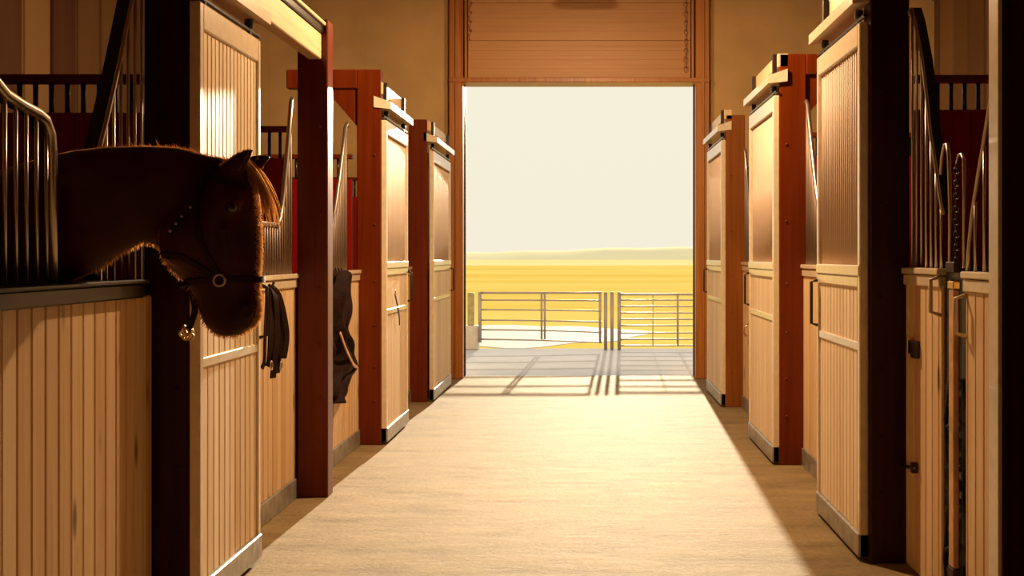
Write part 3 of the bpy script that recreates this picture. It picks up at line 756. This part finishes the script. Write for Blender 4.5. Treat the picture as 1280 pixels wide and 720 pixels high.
# halter: straps projected on the head
def on_side(pts, sg, off=.006):
    out = []; nr = []
    for x_, y_ in pts:
        o_ = Vector((hx(x_), HY+sg*.6, hz(y_))); h_ = bvh.ray_cast(o_, Vector((0, -sg, 0)))
        if h_[0] is None: continue
        out.append(h_[0]+h_[1]*off); nr.append(h_[1])
    return out, nr
ht = thing('halter', (hx(285), HY, hz(352)), 'dark leather halter on the horse head', 'halter')
def lerp_pts(pts, n=8):
    out = []
    for (a, b), (c, d) in zip(pts, pts[1:]):
        for k in range(n): out.append((a+(c-a)*k/n, b+(d-b)*k/n))
    return out+[pts[-1]]
for sg in (-1, 1):
    for pts, nm in (([(283, 349), (262, 300), (256, 262), (262, 225), (276, 206)], 'cheek_strap'), ([(240, 352), (283, 349), (321, 349)], 'nose_strap'),
                    ([(228, 292), (240, 275), (254, 258), (262, 245)], 'throat_strap'), ([(274, 223), (290, 231), (312, 234)], 'brow_strap'), ([(283, 349), (240, 320), (212, 318)], 'jaw_strap')):
        a, nn = on_side(lerp_pts(pts), sg)
        if len(a) > 3:
            m_ = MB(); strap(m_, a, .0105, .0035, nn); m_.build(nm, 'leather', ht)
    a, nn = on_side([(283, 349)], sg, .012)
    if a:
        MB().torus(tuple(a[0]), .020, .0045, 'y').build('ring', 'steel', ht, True)
    a, nn = on_side([(229, 290), (235, 282), (241, 273), (252, 261)], sg, .012)
    for q in a:
        bm = bmesh.new(); bmesh.ops.create_uvsphere(bm, u_segments=10, v_segments=6, radius=.006)
        for v_ in bm.verts: v_.co += q
        s_ = MB(); s_.frombm(bm); s_.build('stud', 'steel', ht, True)
# nose and chin crossings
def around(q0, q1, nm, zoff=0):
    a, _ = on_side([q0], -1); b_, _ = on_side([q0], 1)
    if not a or not b_: return
    P_ = Vector((hx(q1[0]), HY, hz(q1[1])))
    m_ = MB(); strap(m_, catm([a[0], Vector((P_.x, HY-.03, P_.z)), Vector((P_.x, HY+.03, P_.z)), b_[0]], 5), .0105, .0035, Vector((1, 0, 0)) if q1[0] > 300 else Vector((-1, 0, 0))); m_.build(nm, 'leather', ht)
around((319, 349), (328.5, 349), 'nose_strap'); around((243, 352), (231, 356), 'chin_strap'); 
# short lead with a bright snap hanging below the jaw
t = thing('lead_snap', (hx(240), HY-.02, hz(423)), 'short lead strap with bright brass snap hanging below the horse jaw', 'lead')
m_ = MB(); strap(m_, catm([(hx(234), HY, hz(355)), (hx(244), HY-.01, hz(372)), (hx(247), HY-.02, hz(388)), (hx(243), HY-.02, hz(402)), (hx(239), HY-.02, hz(411))]), .011, .005, Vector((0, 1, 0))); m_.build('strap', 'leather', t)
m_ = MB()
for dx, dz, ny in ((0, 0, 'y'), (-8, 3, 'y'), (7, 2, 'x'), (-3, 8, 'y'), (4, 8, 'y'), (-6, -5, 'x')):
    m_.torus((hx(238+dx*.7), HY-.02, hz(414+dz*.7)), .012, .0042, ny, 12, 6)
m_.build('snap', 'brass', t, True)

# ------------------------------------------------------------------ outside: gates, posts, puddle
GY = 19.25; gs = 1500/GY
gx = lambda px: (px-732)/gs
gz = lambda py: 1.5+(320-py)/gs
def gate(name, xa, xb, rails, ups, label, sag=0, diag=False):
    t = thing(name, ((gx(xa)+gx(xb))/2, GY, 0), label, 'gate', 'tubular gates across the yard')
    for k, y in enumerate(rails):
        sg = sag*(k/len(rails))
        MB().tube(catm([(gx(xa), GY, gz(y)), (gx((xa+xb)/2), GY, gz(y+sg*.3)), (gx(xb), GY, gz(y+sg))], 4), .014 if k else .02, 6).build('rail', 'gate', t, True)
    for u, w in ups:
        MB().tube([(gx(u), GY-.02, gz(rails[0]-1)), (gx(u), GY-.02, gz(rails[-1]+(4 if w > .02 else 0)))], w, 6).build('upright', 'gate', t, True)
    return t
gate('farm_gate', 600, 752, [366, 375, 387, 400, 412, 424], [(600, .03), (677, .018), (681, .018), (750, .022)], 'left tubular metal gate with slightly sagging rails outside the doorway', 5)
gate('farm_gate', 776, 930, [368, 375, 383, 391, 399, 407, 416, 424, 432], [(816, .008), (847, .018), (928, .022)], 'right tubular metal gate outside the doorway, with thinner closer rails')
for px, lb in ((757, 'leftmost of the three steel posts between the two yard gates'), (765, 'middle of the three steel posts between the two yard gates'), (774, 'rightmost of the three steel posts between the two yard gates')):
    m_ = MB().tube([(gx(px), GY, -.01), (gx(px), GY, gz(366))], .028, 10); m_.tube([(gx(px), GY, gz(366)), (gx(px), GY, gz(365))], [.032, .02], 10)
    tag(m_.build_own('gate_post', 'gate', True), lb, 'post', 'steel posts between the yard gates')
t = thing('fence_post', (gx(588), GY+.1, 0), 'mossy fence post on a pale block at the left edge of the doorway', 'post')
MB().box(gx(584), gx(592), GY+.05, GY+.16, gz(407), gz(366), .01).build('timber', 'gatepost', t)
MB().box(gx(578), gx(598), GY-.0, GY+.22, -.01, gz(407), .02).build('block', 'block', t)
v = []; n = 40
for i in range(n):
    a = 2*math.pi*i/n; rr = 1+.12*math.sin(3*a+1)+.07*math.sin(7*a)
    v.append((-1.0+2.0*rr*math.cos(a), 23.2+3.1*rr*math.sin(a)))
m_ = MB().add([(x_, y_, -.012) for x_, y_ in v]+[(x_, y_, -.03) for x_, y_ in v], [tuple(range(n)), tuple(reversed(range(n, 2*n)))]+[(i, (i+1) % n, n+(i+1) % n, n+i) for i in range(n)])
tag(m_.build_own('puddle', 'puddle'), 'pale blue puddle on the ground behind the left yard gate', 'puddle')

# ------------------------------------------------------------------ lamps hung over the aisle
def barn_lamp(x_, y_, z_, P, label, rad=.12, ceil=6.3):
    t = thing('barn_lamp', (x_, y_, z_), label, 'lamp', 'lamps hung over the aisle')
    MB().tube([(x_, y_, z_+.24), (x_, y_, ceil)], .006, 6).build('cord', 'dark', t, True)
    vs = []; fs = []; n = 28; prof = [(.03, .26), (.05, .20), (.12, .15), (.21, .08), (.235, .0), (.228, .0), (.20, .075), (.11, .14), (.04, .19)]
    for r_, h_ in prof:
        for j in range(n): a = 2*math.pi*j/n; vs.append((x_+r_*math.cos(a), y_+r_*math.sin(a), z_+h_))
    for i in range(len(prof)-1):
        for j in range(n): fs.append((i*n+j, i*n+(j+1) % n, (i+1)*n+(j+1) % n, (i+1)*n+j))
    MB().add(vs, fs).build('lamp_shade', 'lampshade', t, True)
    bm = bmesh.new(); bmesh.ops.create_uvsphere(bm, u_segments=14, v_segments=8, radius=.04)
    for v_ in bm.verts: v_.co += Vector((x_, y_, z_+.07))
    s_ = MB(); s_.frombm(bm); s_.build('bulb', 'bulb', t, True)
    l = bpy.data.lights.new('lamp_light', 'POINT'); l.energy = P; l.color = (1, .66, .36); l.shadow_soft_size = .06
    o = bpy.data.objects.new('lamp_light', l); col.objects.link(o); o.location = (x_, y_, z_-.02)
m, N, L, p = nt('lamp_bulb'); M['bulb'] = m
p.inputs['Emission Color'].default_value = (1, .7, .4, 1); p.inputs['Emission Strength'].default_value = 8
LAMPS = [(0.0, 7.8, 4.0, 620), (0.0, 11.8, 4.3, 110)]
barn_lamp(*LAMPS[0], 'lamp with green enamel shade nearest the horse')
barn_lamp(*LAMPS[1], 'unseen lamp added to brighten the gable wall near the doorway')  # added lamp above the view that lifts the gable wall

# ------------------------------------------------------------------ sky, sun, camera
w = bpy.data.worlds.new('sky'); sc.world = w; w.use_nodes = True
N = w.node_tree.nodes; L = w.node_tree.links; bg = N['Background']
tc = N.new('ShaderNodeTexCoord'); sp = N.new('ShaderNodeSeparateXYZ'); L.new(tc.outputs['Generated'], sp.inputs[0])
r = N.new('ShaderNodeValToRGB'); e = r.color_ramp.elements
e[0].position = .0; e[0].color = (.92, .855, .685, 1); e[1].position = .6; e[1].color = (.93, .88, .71, 1)
x = e.new(.12); x.color = (.925, .87, .695, 1)
L.new(sp.outputs['Z'], r.inputs['Fac']); L.new(r.outputs['Color'], bg.inputs['Color']); bg.inputs['Strength'].default_value = 1.0
sun = bpy.data.lights.new('sun', 'SUN'); sun.energy = 11; sun.angle = R(.5); sun.color = (1, .82, .54)
so = bpy.data.objects.new('sun', sun); col.objects.link(so)
d = Vector((-.032, -1, -.145)).normalized()
so.rotation_euler = d.to_track_quat('-Z', 'Y').to_euler()

cam = bpy.data.cameras.new('camera'); co = bpy.data.objects.new('camera', cam); col.objects.link(co)
co.location = (0, 0, 1.5); co.rotation_euler = (R(90), 0, 0)
cam.sensor_width = 36; cam.lens = 1500*36/1280
cam.shift_x = -92/1280; cam.shift_y = -40/1280
cam.clip_end = 2000
sc.camera = co
vs_ = sc.view_settings; vs_.view_transform = 'Standard'; vs_.look = 'None'; vs_.gamma = 1; vs_.use_curve_mapping = False; vs_.exposure = 0
sc.cycles.use_denoising = True
sc.cycles.max_bounces = 8; sc.cycles.diffuse_bounces = 5
sc.cycles.sample_clamp_indirect = 4
